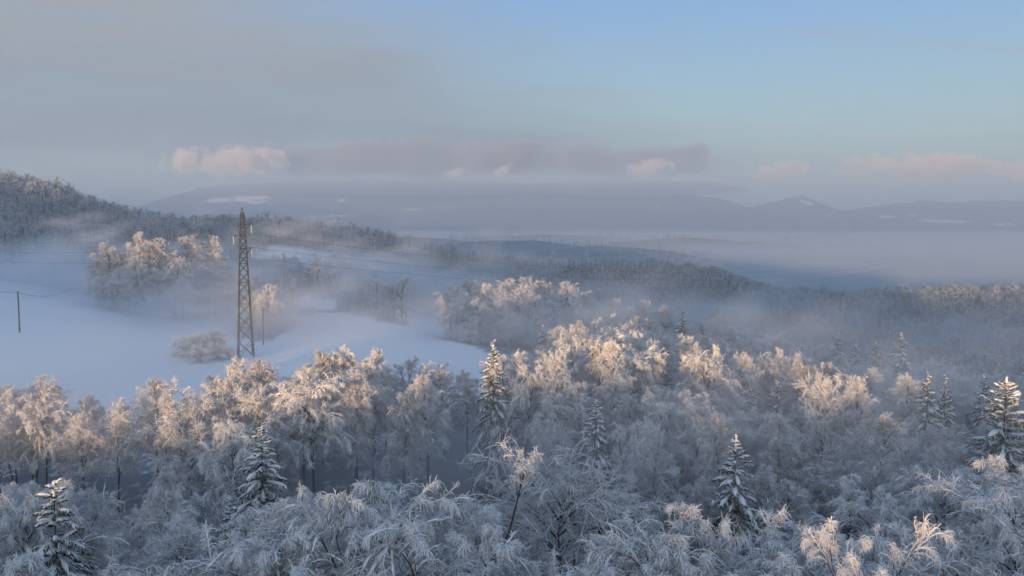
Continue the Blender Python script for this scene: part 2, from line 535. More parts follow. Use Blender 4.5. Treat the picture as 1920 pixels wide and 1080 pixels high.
build_mountain('mountain', 'long broad mountain massif with snow meadows', [
    (150, 420), (250, 392), (300, 376), (380, 354), (430, 348), (480, 350), (560, 353), (640, 352), (740, 350), (850, 356), (950, 352), (1050, 358), (1150, 352), (1260, 358),
    (1340, 372), (1385, 386), (1430, 392), (1480, 410), (1540, 420)], 7000, 1100, 21,
    meadow=[(448, 374, 64, 5, -0.06), (480, 379, 26, 2.5, 0.0), (640, 376, 9, 3, 0), (620, 405, 50, 2, 0.0), (775, 393, 16, 2.5, 0)])
build_mountain('mountain', 'pointed mountain peak right of the massif', [
    (1290, 416), (1360, 398), (1410, 388), (1450, 378), (1480, 371), (1502, 367), (1530, 378), (1560, 391), (1600, 398), (1680, 408), (1760, 420)], 6750, 700, 33,
    meadow=[(1418, 425, 9, 2, 0), (1552, 403, 7, 2, 0), (1510, 380, 16, 2, .3)])
build_mountain('mountain', 'low mountain range on the right side', [
    (1480, 420), (1560, 400), (1610, 392), (1660, 384), (1720, 377), (1780, 381), (1830, 378), (1900, 377), (1990, 372), (2080, 380), (2200, 390), (2400, 415)], 6900, 900, 45,
    meadow=[(1655, 406, 24, 3, 0), (1770, 415, 55, 3, .03), (1880, 421, 24, 3, 0), (1710, 404, 10, 2, 0)])

# ------------------------------------------------------------------ trees
def unit(v): return v / (np.linalg.norm(v, axis=-1, keepdims=True) + 1e-9)


def grow(start, dirs, length, K, droop, wob, rng):
    """start n,3; dirs n,3; length n -> n,K,3, bending down under its load"""
    n = len(start); P = np.empty((n, K, 3)); P[:, 0] = start; d = unit(dirs)
    st = (np.asarray(length) / (K - 1))[:, None]
    for k in range(1, K):
        P[:, k] = P[:, k - 1] + d * st
        d = d + rng.normal(0, wob, (n, 3))
        d[:, 2] -= (np.asarray(droop) * st[:, 0])
        d = unit(d)
    return P


def along(P, idx, t):
    """points and tangents at fraction t of polylines P[idx]"""
    K = P.shape[1]; s = np.clip(t, 0, 0.999) * (K - 1); k = s.astype(int); f = (s - k)[:, None]
    a, b = P[idx, k], P[idx, k + 1]
    return a * (1 - f) + b * f, unit(b - a)


def broadleaf(seed, H, spread=0.30, droop=0.25, nl=20, n2=9, n3=9, stems=1, lowest=0.3, pads=0.1, thick=1.0, fork=0.0, lod=False, lean=0.0, twig=1.0):
    """returns (trunk Geo, crown Geo) of a bare tree whose twigs carry frost and snow"""
    rng = np.random.RandomState(seed)
    tr, cr = Geo(), Geo()
    KT = 9
    S = []
    for s in range(stems):
        a = rng.uniform(0, 2 * np.pi)
        base = np.array([math.cos(a), math.sin(a), 0]) * (0.12 * stems if stems > 1 else 0)
        out = np.array([math.cos(a), math.sin(a), 0]) * (rng.uniform(.08, .20) * H * (stems > 1) + fork) + np.array([lean * H, 0, 0])
        t = np.linspace(0, 1, KT)[:, None]
        wob = np.cumsum(rng.normal(0, 0.012 * H, (KT, 3)), 0) * t; wob[:, 2] = 0
        S.append(base + out * t ** 1.4 + wob + np.array([0, 0, 1]) * t * H * rng.uniform(.80, .9))
    S = np.array(S)
    r0 = 0.0105 * H / math.sqrt(stems) * thick ** .5
    tr.tubes(S, r0 * (1 - 0.82 * np.linspace(0, 1, KT))[None].repeat(stems, 0), 5 if lod else 7)
    # limbs
    idx = rng.randint(0, stems, nl)
    t = lowest + (1 - lowest) * (np.arange(nl) + rng.uniform(0, 1, nl)) / nl
    p, tg = along(S, idx, t)
    az = np.arange(nl) * 2.39996 + rng.uniform(-.5, .5, nl)
    el = np.radians(rng.uniform(18, 48, nl) + 26 * t)
    dr = np.stack([np.cos(az) * np.cos(el), np.sin(az) * np.cos(el), np.sin(el)], 1)
    rel = (t - lowest) / (1 - lowest)
    L = spread * H * (0.55 + 0.75 * np.sin(np.pi * np.clip(rel * .75 + .22, 0, 1))) * rng.uniform(.75, 1.2, nl)
    L = np.where(rel > .85, L * .7, L)
    P1 = grow(p, dr, L, 8, droop * rng.uniform(.5, 1.5, nl), .06, rng)
    R1 = np.linspace(1, .3, 8)[None] * (0.012 * L + 0.018)[:, None] * thick
    tr.tubes(P1[:, :5], R1[:, :5], 3 if lod else 5)
    cr.tubes(P1[:, 4:], R1[:, 4:], 3)
    # leaders at the top
    # secondary branches
    P1a = np.concatenate([P1, ] , 0)
    m = nl * n2; idx = np.repeat(np.arange(nl), n2)
    t2 = .12 + .88 * ((np.tile(np.arange(n2), nl) + rng.uniform(0, 1, m)) / n2)
    p, tg = along(P1a, idx, t2)
    rv = unit(rng.normal(0, 1, (m, 3))); rv[:, 2] = rv[:, 2] * .6 + .12
    dr = unit(tg * .9 + rv * .95)
    L2 = np.clip(L[idx] * (.62 - .34 * t2), .5, None) * rng.uniform(.6, 1.25, m)
    P2 = grow(p, dr, L2, 6, (droop * 2.2 + .1) * rng.uniform(.4, 1.7, m), .08, rng)
    R2 = np.linspace(1, .5, 6)[None] * (0.010 * L2 + .018)[:, None] * thick
    cr.tubes(P2, R2, 3)
    # twigs
    m3 = m * n3; idx = np.repeat(np.arange(m), n3)
    t3 = .1 + .9 * ((np.tile(np.arange(n3), m) + rng.uniform(0, 1, m3)) / n3)
    p, tg = along(P2, idx, t3)
    rv = unit(rng.normal(0, 1, (m3, 3)))
    dr = unit(tg * .75 + rv * 1.0)
    L3 = np.clip(L2[idx] * .5, .25, 1.15) * rng.uniform(.5, 1.3, m3) * twig
    P3 = grow(p, dr, L3, 4, (droop * 4.0 + .3) * rng.uniform(.2, 1.5, m3), .2, rng)
    R3 = np.array([1, .95, .8, .25])[None] * (rng.uniform(.016, .034, m3) * thick)[:, None]
    cr.tubes(P3, R3, 3)
    if not lod:
        # frost needles on the twigs
        n4 = 2; m4 = m3 * n4; idx = np.repeat(np.arange(m3), n4)
        p, tg = along(P3, idx, rng.uniform(.15, .98, m4))
        dr = unit(tg * .7 + rng.normal(0, .7, (m4, 3)))
        P4 = grow(p, dr, rng.uniform(.12, .34, m4), 3, 1.2, .1, rng)
        R4 = np.array([1, .9, .2])[None] * (rng.uniform(.010, .022, m4) * thick)[:, None]
        cr.tubes(P4, R4, 3)
    # snow lying along the outer limbs and branches, lumpy
    def lumpy(P, lo, hi, n, sides=5):
        q = len(P)
        ii = np.repeat(np.arange(q), n); tt = np.tile(np.linspace(.12, .97, n), q)
        Q = along(P, ii, tt)[0].reshape(q, n, 3); Q[:, :, 2] += .03
        R = rng.uniform(lo, hi, q)[:, None] * rng.uniform(.45, 1.35, (q, n)); R[:, 0] *= .4; R[:, -1] *= .35
        cr.tubes(Q, R, sides, flat=.8, mat=1)
    k = (rng.uniform(0, 1, nl) < .35 + pads) & (unit(P1[:, -1] - P1[:, 2])[:, 2] < .7)
    if k.any(): lumpy(P1[k][:, 2:], .03 * thick, .065 * thick, 6 if lod else 12)
    k = rng.uniform(0, 1, m) < pads
    if k.any(): lumpy(P2[k], .03 * thick, .075 * thick, 4 if lod else 8)
    # drapes: bundles of snowed twigs hanging from a branch end
    k = np.nonzero(rng.uniform(0, 1, m) < pads * .6)[0]
    if len(k) and not lod:
        nd = 14 if pads < .5 else 75
        ii = np.repeat(k, nd)
        p, tg = along(P2, ii, rng.uniform(.35, 1, len(ii)))
        dr = unit(tg * .8 + rng.normal(0, .45, (len(ii), 3)))
        P5 = grow(p, dr, rng.uniform(.25, .95, len(ii)) * (1 if pads < .5 else .8), 6, 4.2 * rng.uniform(.5, 1.4, len(ii)), .16, rng)
        R5 = np.array([.5, .9, 1.1, 1.0, .8, .15])[None] * rng.uniform(.011, .028, len(ii))[:, None] * rng.uniform(.7, 1.3, (len(ii), 6))
        cr.tubes(P5, R5, 4, flat=.85, mat=1)
    zt = np.percentile(np.concatenate(cr.v)[:, 2], 99.97)
    for G in (tr, cr):
        G.v = [v * np.array([1, 1, H / zt], np.float32) for v in G.v]
    return tr, cr


def spruce(seed, H, R, dens=1.0, lod=False, snow=1.0, droop=.50):
    rng = np.random.RandomState(seed)
    tr, cr, sn = Geo(), Geo(), Geo()
    t = np.linspace(0, 1, 8)
    T = np.stack([rng.normal(0, .02, 8), rng.normal(0, .02, 8), t * H], 1); T[0, :2] = 0
    tr.tubes(T, .012 * H * (1 - .93 * t)[None], 6)
    step = (.75 if lod else .36) / dens
    zs = np.arange(.10 * H, H * .985, step)
    st, dr, L = [], [], []
    for z in zs:
        f = 1 - z / H
        nb = max(3, int(round((4 if lod else 7.5) * (.6 + .5 * f))))
        a0 = rng.uniform(0, 7)
        for b in range(nb):
            a = a0 + b * 2 * np.pi / nb + rng.normal(0, .22)
            e = math.radians(26 - 40 * min(1, f * 1.7) + rng.normal(0, 14))
            st.append((0, 0, z + rng.normal(0, .07 if lod else .22)))
            dr.append((math.cos(a) * math.cos(e), math.sin(a) * math.cos(e), math.sin(e)))
            L.append((R * f ** .78 * (1 if f < .8 else 1 - (f - .8)) + .12) * rng.uniform(.55, 1.18))
    st, dr, L = np.array(st), np.array(dr), np.array(L); n = len(L)
    P = grow(st, dr, L, 6, droop * rng.uniform(.6, 1.4, n), .05, rng)
    cr.tubes(P, np.linspace(1, .35, 6)[None] * (.012 * L + .016)[:, None], 3)
    ns = 5 if lod else 24
    m = n * ns; idx = np.repeat(np.arange(n), ns)
    tt = .12 + .88 * (np.tile(np.arange(ns), n) + rng.uniform(0, 1, m)) / ns
    p, tg = along(P, idx, tt)
    side = np.cross(tg, (0, 0, 1.0)); side = unit(side) * np.where(rng.uniform(0, 1, m) < .5, -1, 1)[:, None]
    d2 = unit(tg * .75 + side * rng.uniform(.3, 1.0, m)[:, None] + np.array([0, 0, -.35]))
    l2 = np.clip(L[idx] * (.42 - .24 * tt), .16, .9) * rng.uniform(.6, 1.2, m)
    P2 = grow(p, d2, l2, 3, 1.1, .1, rng)
    w = (.085 if lod else .058)
    cr.tubes(P2, np.array([1, 1.05, .2])[None] * (w * rng.uniform(.7, 1.3, m))[:, None], 3)
    # snow on the boughs
    k = rng.uniform(0, 1, n) < .56 * snow
    Q = P[k][:, 1:].copy(); q = len(Q); Q[:, :, 2] += .05
    wd = np.clip(.07 + .06 * L[k], .08, .24)
    Rr = np.array([.45, .9, 1.1, 1.15, .35])[None] * wd[:, None] * rng.uniform(.35, 1.35, (q, 5)) * (1.35 if lod else .9)
    sn.tubes(Q, Rr, 4 if lod else 6, flat=.7)
    k2 = rng.uniform(0, 1, m) < .22 * snow
    Q = P2[k2].copy(); Q[:, :, 2] += .035
    sn.tubes(Q, np.array([.7, 1.1, .3])[None] * rng.uniform(.035, .075, len(Q))[:, None] * (1.4 if lod else 1), 4, flat=.75)
    # leader
    sn.tubes(np.array([(0, 0, H * .95), (0, 0, H * .975), (0.03, 0, H * .995), (.05, 0, H * 1.0)]), np.array([[.08, .12, .08, .02]]), 6)
    return tr, cr, sn


class Kind:
    def __init__(self, name, cat, H, parts): self.name, self.cat, self.H, self.parts = name, cat, H, parts


def bl_kind(name, cat, H, **kw):
    tr, cr = broadleaf(H=H, **kw)
    return Kind(name, cat, H, [('trunk', tr.mesh('trunk', [M_BARK])), ('crown', cr.mesh('crown', [M_FROST, M_PAD]))])


def sp_kind(H, **kw):
    tr, cr, sn = spruce(H=H, **kw)
    return Kind('spruce_tree', 'spruce', H, [('trunk', tr.mesh('trunk', [M_BARK])), ('crown', cr.mesh('crown', [M_NEEDLE])), ('snow_load', sn.mesh('snow_load', [M_PAD]))])


BIRCH = [bl_kind('birch_tree', 'birch', 17, seed=s, spread=.155, droop=.36, nl=34, n2=11, n3=11, lowest=.36, pads=p) for s, p in ((1, .12), (2, .34), (3, .08), (4, .22))]
BEECH = [bl_kind('beech_tree', 'beech', 17, seed=s, spread=.21, droop=.17, nl=30, n2=11, n3=11, stems=st, lowest=.34, pads=p) for s, st, p in ((11, 1, .1), (12, 2, .25), (13, 1, .06), (14, 3, .18))]
LADEN = [bl_kind('snow_laden_tree', 'tree', 16, seed=s, spread=.25, droop=.28, nl=28, n2=11, n3=12, twig=.6, stems=st, lowest=.42, pads=.62, thick=1.0) for s, st in ((21, 2), (22, 1), (23, 3))]
SHRUB = [bl_kind('frosted_shrub', 'shrub', 5, seed=s, spread=.52, droop=.30, nl=24, n2=9, n3=8, stems=5, lowest=.1, pads=.05) for s in (31, 32)]
CLUMPY = [bl_kind('beech_tree', 'beech', 20, seed=s, spread=.26, droop=.24, nl=36, n2=11, n3=10, stems=st, lowest=.08, pads=.15, thick=1.5) for s, st in ((61, 2), (62, 1), (63, 1))]
FORKED = bl_kind('forked_tree', 'tree', 17, seed=41, spread=.34, droop=.13, nl=18, n2=13, n3=12, stems=1, lowest=.56, pads=.15)
LEANING = bl_kind('leaning_tree', 'tree', 14, seed=42, spread=.10, droop=.5, nl=6, n2=5, n3=7, stems=1, lowest=.86, pads=.1, lean=.27, thick=.9)
SPRUCE = [sp_kind(16, seed=s, R=r) for s, r in ((51, 4.6), (52, 5.2), (53, 3.9), (54, 4.8))]
WIDE_SPRUCE = sp_kind(20, seed=55, R=7.2, dens=.95, droop=.12)

TREES = []            # (object, kind name, px, d, x, y)
TAKEN = []


def plant(kind, x, y, H, label=None, group=None, rz=None, wide=1.0, cat=None, rng=random):
    z = H1(x, y)
    s = H / kind.H
    r = empty(kind.name, (x, y, z - 0.15))
    r.scale = (s * wide, s * wide, s)
    r.rotation_euler = (0, 0, rng.uniform(0, 6.283) if rz is None else rz)
    for nm, me in kind.parts: link(nm, me, r)
    tag(r, label, cat or kind.cat, group)
    TREES.append((r, kind.name, x, y, z, H)); TAKEN.append((x, y))
    return r


def plant_top(kind, px, py, d, label=None, group=None, wide=1.0, rz=None, hmax=24, hmin=4):
    p = at(px, py, d)
    H = min(hmax, max(hmin, p[2] - H1(p[0], d)))
    return plant(kind, p[0], d, H, label, group, rz, wide)


random.seed(7)
GS, GB = 'spruces standing among the bare trees', 'frosted bare trees of the wood'
LM = []               # landmark trees: (object, noun phrase)


def hero(kind, px, py, d, label, phrase=None, **kw):
    o = plant_top(kind, px, py, d, label, **kw)
    if phrase: LM.append((px, py, d, phrase))
    return o


hero(SPRUCE[1], 100, 897, 52, 'dark spruce with thick snow shelves at the bottom left corner', 'the dark corner spruce', group=GS, wide=.95)
hero(SPRUCE[0], 490, 795, 74, 'plump spruce buried in warm-lit snow, among bare trees below the pylon', 'the snow-buried spruce', group=GS)
hero(SPRUCE[2], 925, 640, 102, 'slim dark spruce with sunlit tip standing against the snow field', 'the sunlit-tipped slim spruce', group=GS, wide=.92)
hero(SPRUCE[3], 1380, 818, 70, 'broad grey-green spruce standing free above the lower right thicket', 'the free-standing grey spruce', group=GS, wide=1.0)
hero(WIDE_SPRUCE, 1888, 704, 80, 'large wide spruce with golden sunlit top at the right edge', 'the golden-topped wide spruce', group=GS)
hero(SPRUCE[3], 1741, 700, 98, 'sunlit spruce tip, left one of a twin pair, rising from frosted branches', 'the twin spruce tips', group=GS, wide=.7)
hero(SPRUCE[2], 1774, 706, 99, 'sunlit spruce tip, right one of a twin pair, rising from frosted branches', None, group=GS, wide=.65)
hero(SPRUCE[1], 1846, 702, 112, 'shaded blue spruce just behind the large golden-topped spruce', 'the shaded blue spruce', group=GS, wide=.75)
hero(SPRUCE[0], 1281, 580, 188, 'spruce tip poking above the wood where mist begins, right of the domed birches', 'the spruce on the wood top', group=GS)
hero(SPRUCE[2], 1605, 642, 170, 'small spruce with orange sunlit crown in the row above the valley', 'the small orange-lit spruce', group=GS)
hero(SPRUCE[1], 1643, 640, 172, 'small star-topped blue spruce beside the orange-lit small spruce', 'the star-topped spruce', group=GS)
hero(SPRUCE[3], 1690, 625, 168, 'pale frosted spruce, tallest in the row above the valley', 'the tall pale spruce', group=GS)
hero(SPRUCE[1], 1572, 625, 200, 'dark pointed spruce at the valley edge, left of the orange-lit small spruce', 'the dark valley spruce', group=GS)
hero(SPRUCE[0], 1018, 607, 162, 'shaded spruce leaning on warm frosted trees at the field end of the wood', 'the shaded field-end spruce', group=GS)
hero(SPRUCE[3], 1250, 690, 122, 'dark spruce half hidden among drooping frosted birches', 'the half-hidden spruce', group=GS)
hero(SPRUCE[2], 1408, 722, 108, 'narrow sunlit spruce in the middle of the right wood', 'the narrow mid-wood spruce', group=GS)
hero(SPRUCE[1], 1458, 712, 112, 'spruce with upright bare leader tips in the right wood', 'the bare-leader spruce', group=GS)
hero(SPRUCE[0], 1118, 745, 92, 'small dark spruce under the domed trees behind the forked tree', 'the small under-dome spruce', group=GS, wide=.9)

hero(FORKED, 1050, 788, 66, 'spreading tree with a visible forked trunk and fine frosted fan crown', 'the forked fan tree', group=GB, rz=2.0)
_o = plant(LEANING, -4.0, 57.0, 21.5, 'thin bare trunk leaning right beside the forked tree', GB, rz=0.0)
hero(LADEN[0], 705, 900, 50, 'bowed tree hung with heavy snow drapes at the bottom centre', 'the snow-draped bowed tree', group=GB, wide=1.05)
hero(LADEN[2], 830, 935, 52, 'snow-laden tree with curling white branch ends left of the leaning trunk', 'the curling laden tree', group=GB, wide=.9)
hero(LADEN[1], 500, 945, 50, 'heavily loaded tree with hanging white clumps below the snow-buried spruce', 'the hanging-clump tree', group=GB, wide=1.05)
hero(LADEN[0], 1240, 955, 50, 'low snow-coated tree with upright pale twigs right of the forked tree', 'the pale-twigged tree', group=GB)
hero(LADEN[2], 1420, 1000, 47, 'low snow-coated thicket tree below the free-standing grey spruce', 'the low thicket tree', group=GB)
hero(LADEN[1], 1700, 985, 47, 'bent snow-covered tree with a curled pale tip in the lower right', 'the curled-tip tree', group=GB, wide=1.05)
hero(LADEN[0], 1880, 870, 56, 'arching snow-laden tree with layered white boughs at the right edge', 'the layered arching tree', group=GB, wide=1.05)
hero(LADEN[2], 1560, 990, 48, 'round snow-crusted tree beside the curled-tip tree', 'the round crusted tree', group=GB)
hero(LADEN[1], 620, 1040, 46, 'snow-capped tree top cut by the lower frame below the draped tree', None, group=GB)
hero(BEECH[1], 50, 697, 96, 'tall dark-stemmed beech with fan crown at the left edge before the field', 'the left-edge fan beech', group=GB)
hero(BIRCH[0], 80, 1010, 48, 'frosted small tree in front of the dark corner spruce', None, group=GB)

# silhouette rows: photo column, photo row of the tip, distance
ROW1 = [(20, 716, 98), (150, 738, 97), (212, 745, 93), (290, 706, 98), (330, 730, 90), (370, 698, 102), (450, 668, 104), (492, 672, 101), (565, 680, 103), (600, 656, 105),
        (636, 646, 108), (700, 651, 108), (775, 668, 109), (832, 676, 110), (875, 692, 112), (962, 655, 118), (1040, 612, 150), (1080, 600, 155), (1060, 640, 130),
        (1120, 598, 168), (1160, 590, 178), (1190, 588, 184), (1225, 596, 182), (1320, 600, 185), (1375, 606, 188), (1420, 622, 182), (1465, 622, 190), (1500, 642, 178),
        (1540, 640, 180), (1240, 640, 150), (1110, 655, 135), (1390, 650, 150), (1320, 650, 148), (980, 690, 110), (1740, 670, 160), (1830, 690, 150), (1890, 690, 165)]
CLUMP = [(250, 433, 238), (205, 452, 236), (300, 444, 240), (350, 438, 252), (386, 440, 254), (325, 480, 232), (182, 482, 240), (425, 490, 250), (225, 500, 228), (275, 500, 230), (230, 465, 242), (195, 500, 233), (255, 475, 233), (320, 455, 243), (300, 500, 231), (345, 490, 246), (400, 480, 250), (240, 520, 226), (340, 520, 228), (485, 560, 199), (505, 590, 194), (540, 555, 207), (280, 450, 250),
         (500, 532, 196), (528, 565, 198), (470, 545, 200), (515, 560, 205), (548, 590, 206),
         (855, 527, 217), (888, 520, 222), (860, 575, 212), (930, 532, 222), (955, 520, 232), (990, 514, 240), (1025, 520, 240), (1060, 527, 236), (1100, 542, 228), (1145, 556, 222), (920, 590, 210), (985, 570, 215),
         (1040, 560, 214), (1095, 575, 205), (845, 545, 214), (870, 545, 211), (900, 555, 212), (915, 528, 220), (940, 560, 212), (970, 530, 224), (960, 575, 208), (1005, 545, 220), (1070, 560, 212), (880, 590, 206), (1200, 560, 238), (1260, 570, 235), (1330, 572, 240)]
for n, (px, py, d) in enumerate(ROW1):
    k = (BIRCH + BEECH)[(n * 5 + 3) % 8] if n % 5 else LADEN[n % 3]
    plant_top(k, px, py, d, wide=random.uniform(.9, 1.15), hmax=19)
for n, (px, py, d) in enumerate(CLUMP):
    plant_top(CLUMPY[n % 3] if n % 6 else BIRCH[n % 3], px, py, d, wide=random.uniform(.9, 1.2), hmax=27)
SH_GROUP = 'frosted shrubs clumped by the pylon foot'
for n, (px, py, d, lb) in enumerate([
        (350, 625, 163, 'leftmost rounded frosted shrub of the clump left of the pylon foot'), (378, 622, 166, 'tall frosted shrub at the back of the clump beside the pylon'),
        (405, 640, 160, 'dense frosted shrub at the front middle of the clump by the pylon'), (425, 650, 161, 'low frosted shrub nearest the pylon legs'),
        (372, 645, 157, 'front frosted shrub spilling onto the open snow'), (400, 612, 168, 'thin frosted shrub with a pointed top behind the clump'), (340, 640, 164, 'small frosted shrub at the outer left rim of the clump')]):
    plant_top(SHRUB[n % 2], px, py, d, lb, SH_GROUP, wide=1.0, hmin=3, hmax=9)

# silhouette the wood may not rise above (photo column -> photo row)
SIL_X = [-200, 0, 60, 150, 250, 300, 420, 480, 560, 640, 720, 850, 905, 950, 1000, 1080, 1180, 1300, 1400, 1500, 1600, 1700, 1800, 1920, 2100]
SIL_Y = [700, 712, 705, 745, 735, 712, 690, 672, 690, 655, 660, 690, 720, 680, 625, 603, 590, 602, 618, 640, 655, 665, 690, 690, 690]


def top_row(x, y, z):
    u, w = x / y, z / y
    c, s = math.cos(PITCH), math.sin(PITCH)
    return 540 - F * (w * c + s) / (c - w * s)


# what must stay in sight: photo column, half width, lowest visible row, distance
CLEAR = [(100, 62, 1090, 52), (490, 45, 925, 74), (925, 34, 765, 102), (1380, 58, 1010, 70), (1888, 85, 850, 80), (1757, 34, 735, 98), (1846, 34, 790, 112),
         (1050, 105, 1010, 66), (945, 75, 1090, 58), (1281, 22, 625, 188), (1605, 22, 675, 170), (1643, 24, 680, 172), (1690, 24, 690, 168), (1018, 20, 650, 162),
         (1250, 24, 730, 122), (1408, 22, 770, 108), (1458, 26, 770, 112), (1118, 24, 800, 92), (1060, 130, 900, 66), (925, 70, 1050, 84), (930, 55, 930, 97), (60, 45, 900, 90), (620, 60, 880, 84), (740, 80, 930, 88), (240, 40, 860, 86)]


def fill():
    """the mass of the wood: nearest first, one tree per cell"""
    rng = random.Random(3)
    cand = []
    y = 44.0
    while y < 205:
        step = (5.2 + 0.010 * y) * (.80 if 88 < y < 122 else 1.0)
        x = -0.70 * y - 6
        while x < 0.70 * y + 6:
            cand.append((x + rng.uniform(-.40, .40) * step, y + rng.uniform(-.40, .40) * step)); x += step
        y += step * .95
    cnt = 0
    for x, y in cand:
        if y < 62 and rng.random() < .12: continue
        if bool(in_field(np.array([x]), np.array([y]))[0]): continue
        if min((x - a) ** 2 + (y - b) ** 2 for a, b in TAKEN) < 3.3 ** 2: continue
        px = 960 + F * x / y
        if y > 118 and px < 940: continue
        z = H1(x, y)
        H = rng.uniform(15.5, 21.5)
        lim = np.interp(px, SIL_X, SIL_Y) + rng.uniform(2, 45)
        if y < 62: lim = max(lim, 945 + rng.uniform(0, 110))
        elif y < 80: lim = max(lim, 855 + rng.uniform(0, 130))
        elif y < 90: lim = max(lim, 750 + rng.uniform(0, 150))
        cw = 2.6 / y * F * .7
        for cx, hw, row, d in CLEAR:
            if y < d + 1 and abs(px - cx) < hw + cw: lim = max(lim, row)
        zt = (math.cos(PITCH) * (540 - lim) / F - math.sin(PITCH)) / (math.cos(PITCH) + (540 - lim) / F * math.sin(PITCH)) * y
        H = min(H, zt - z)
        if H < (8.0 if y < 62 else 11.0): continue
        r = rng.random()
        k = rng.choice(LADEN) if (y < 62 and r < .5) or r < .12 else rng.choice(SPRUCE) if .14 < r < .19 and H < 15.5 else rng.choice(BIRCH) if r < .68 else rng.choice(BEECH)
        plant(k, x, y, H, wide=rng.uniform(.70, 1.08) * (16 / H) ** .45, rng=rng)
        cnt += 1
    return cnt


fill()


# every tree that has no label yet is told apart by the landmark it stands beside
def name_trees():
    ordn = ['first', 'second', 'third', 'fourth', 'fifth', 'sixth', 'seventh', 'eighth', 'ninth', 'tenth']
    look = {'birch_tree': 'drooping frosted birch', 'beech_tree': 'fan-crowned frosted beech', 'snow_laden_tree': 'bowed snow-laden tree', 'spruce_tree': 'snowy spruce'}
    extra = [(250, 433, 238, 'the tall sunlit field clump'), (505, 545, 198, 'the hazy clump behind the pylon'), (888, 520, 222, 'the misty clump past the field'), (1060, 527, 238, 'the misty tree row'),
             (1190, 588, 184, 'the warm domed crowns'), (620, 650, 106, 'the sunlit field-edge crowns'), (330, 715, 98, 'the low field-edge crowns'), (200, 850, 76, 'the shaded left wood'),
             (300, 940, 60, 'the dim lower-left hollow'), (1580, 800, 82, 'the misty right hollow')]
    marks = [(at(p, q, d), ph) for p, q, d, ph in LM + extra]
    seen = {}
    todo = sorted([t for t in TREES if 'label' not in t[0]], key=lambda t: t[3])
    for o, nm, x, y, z, H in todo:
        best = min(marks, key=lambda m: (m[0][0] - x) ** 2 + 1.0 * (m[0][1] - y) ** 2)
        dx, dy = x - best[0][0], y - best[0][1]
        a = math.degrees(math.atan2(dx, dy)) % 360
        dirs = ['behind', 'behind and right of', 'right of', 'in front and right of', 'in front of', 'in front and left of', 'left of', 'behind and left of']
        w = dirs[int((a + 22.5) // 45) % 8]
        key = (nm, w, best[1]); n = seen[key] = seen.get(key, 0) + 1
        o['label'] = f"{look[nm]}, {ordn[min(n, 10) - 1]} one {w} {best[1]}"
        o['group'] = GS if nm == 'spruce_tree' else GB


name_trees()

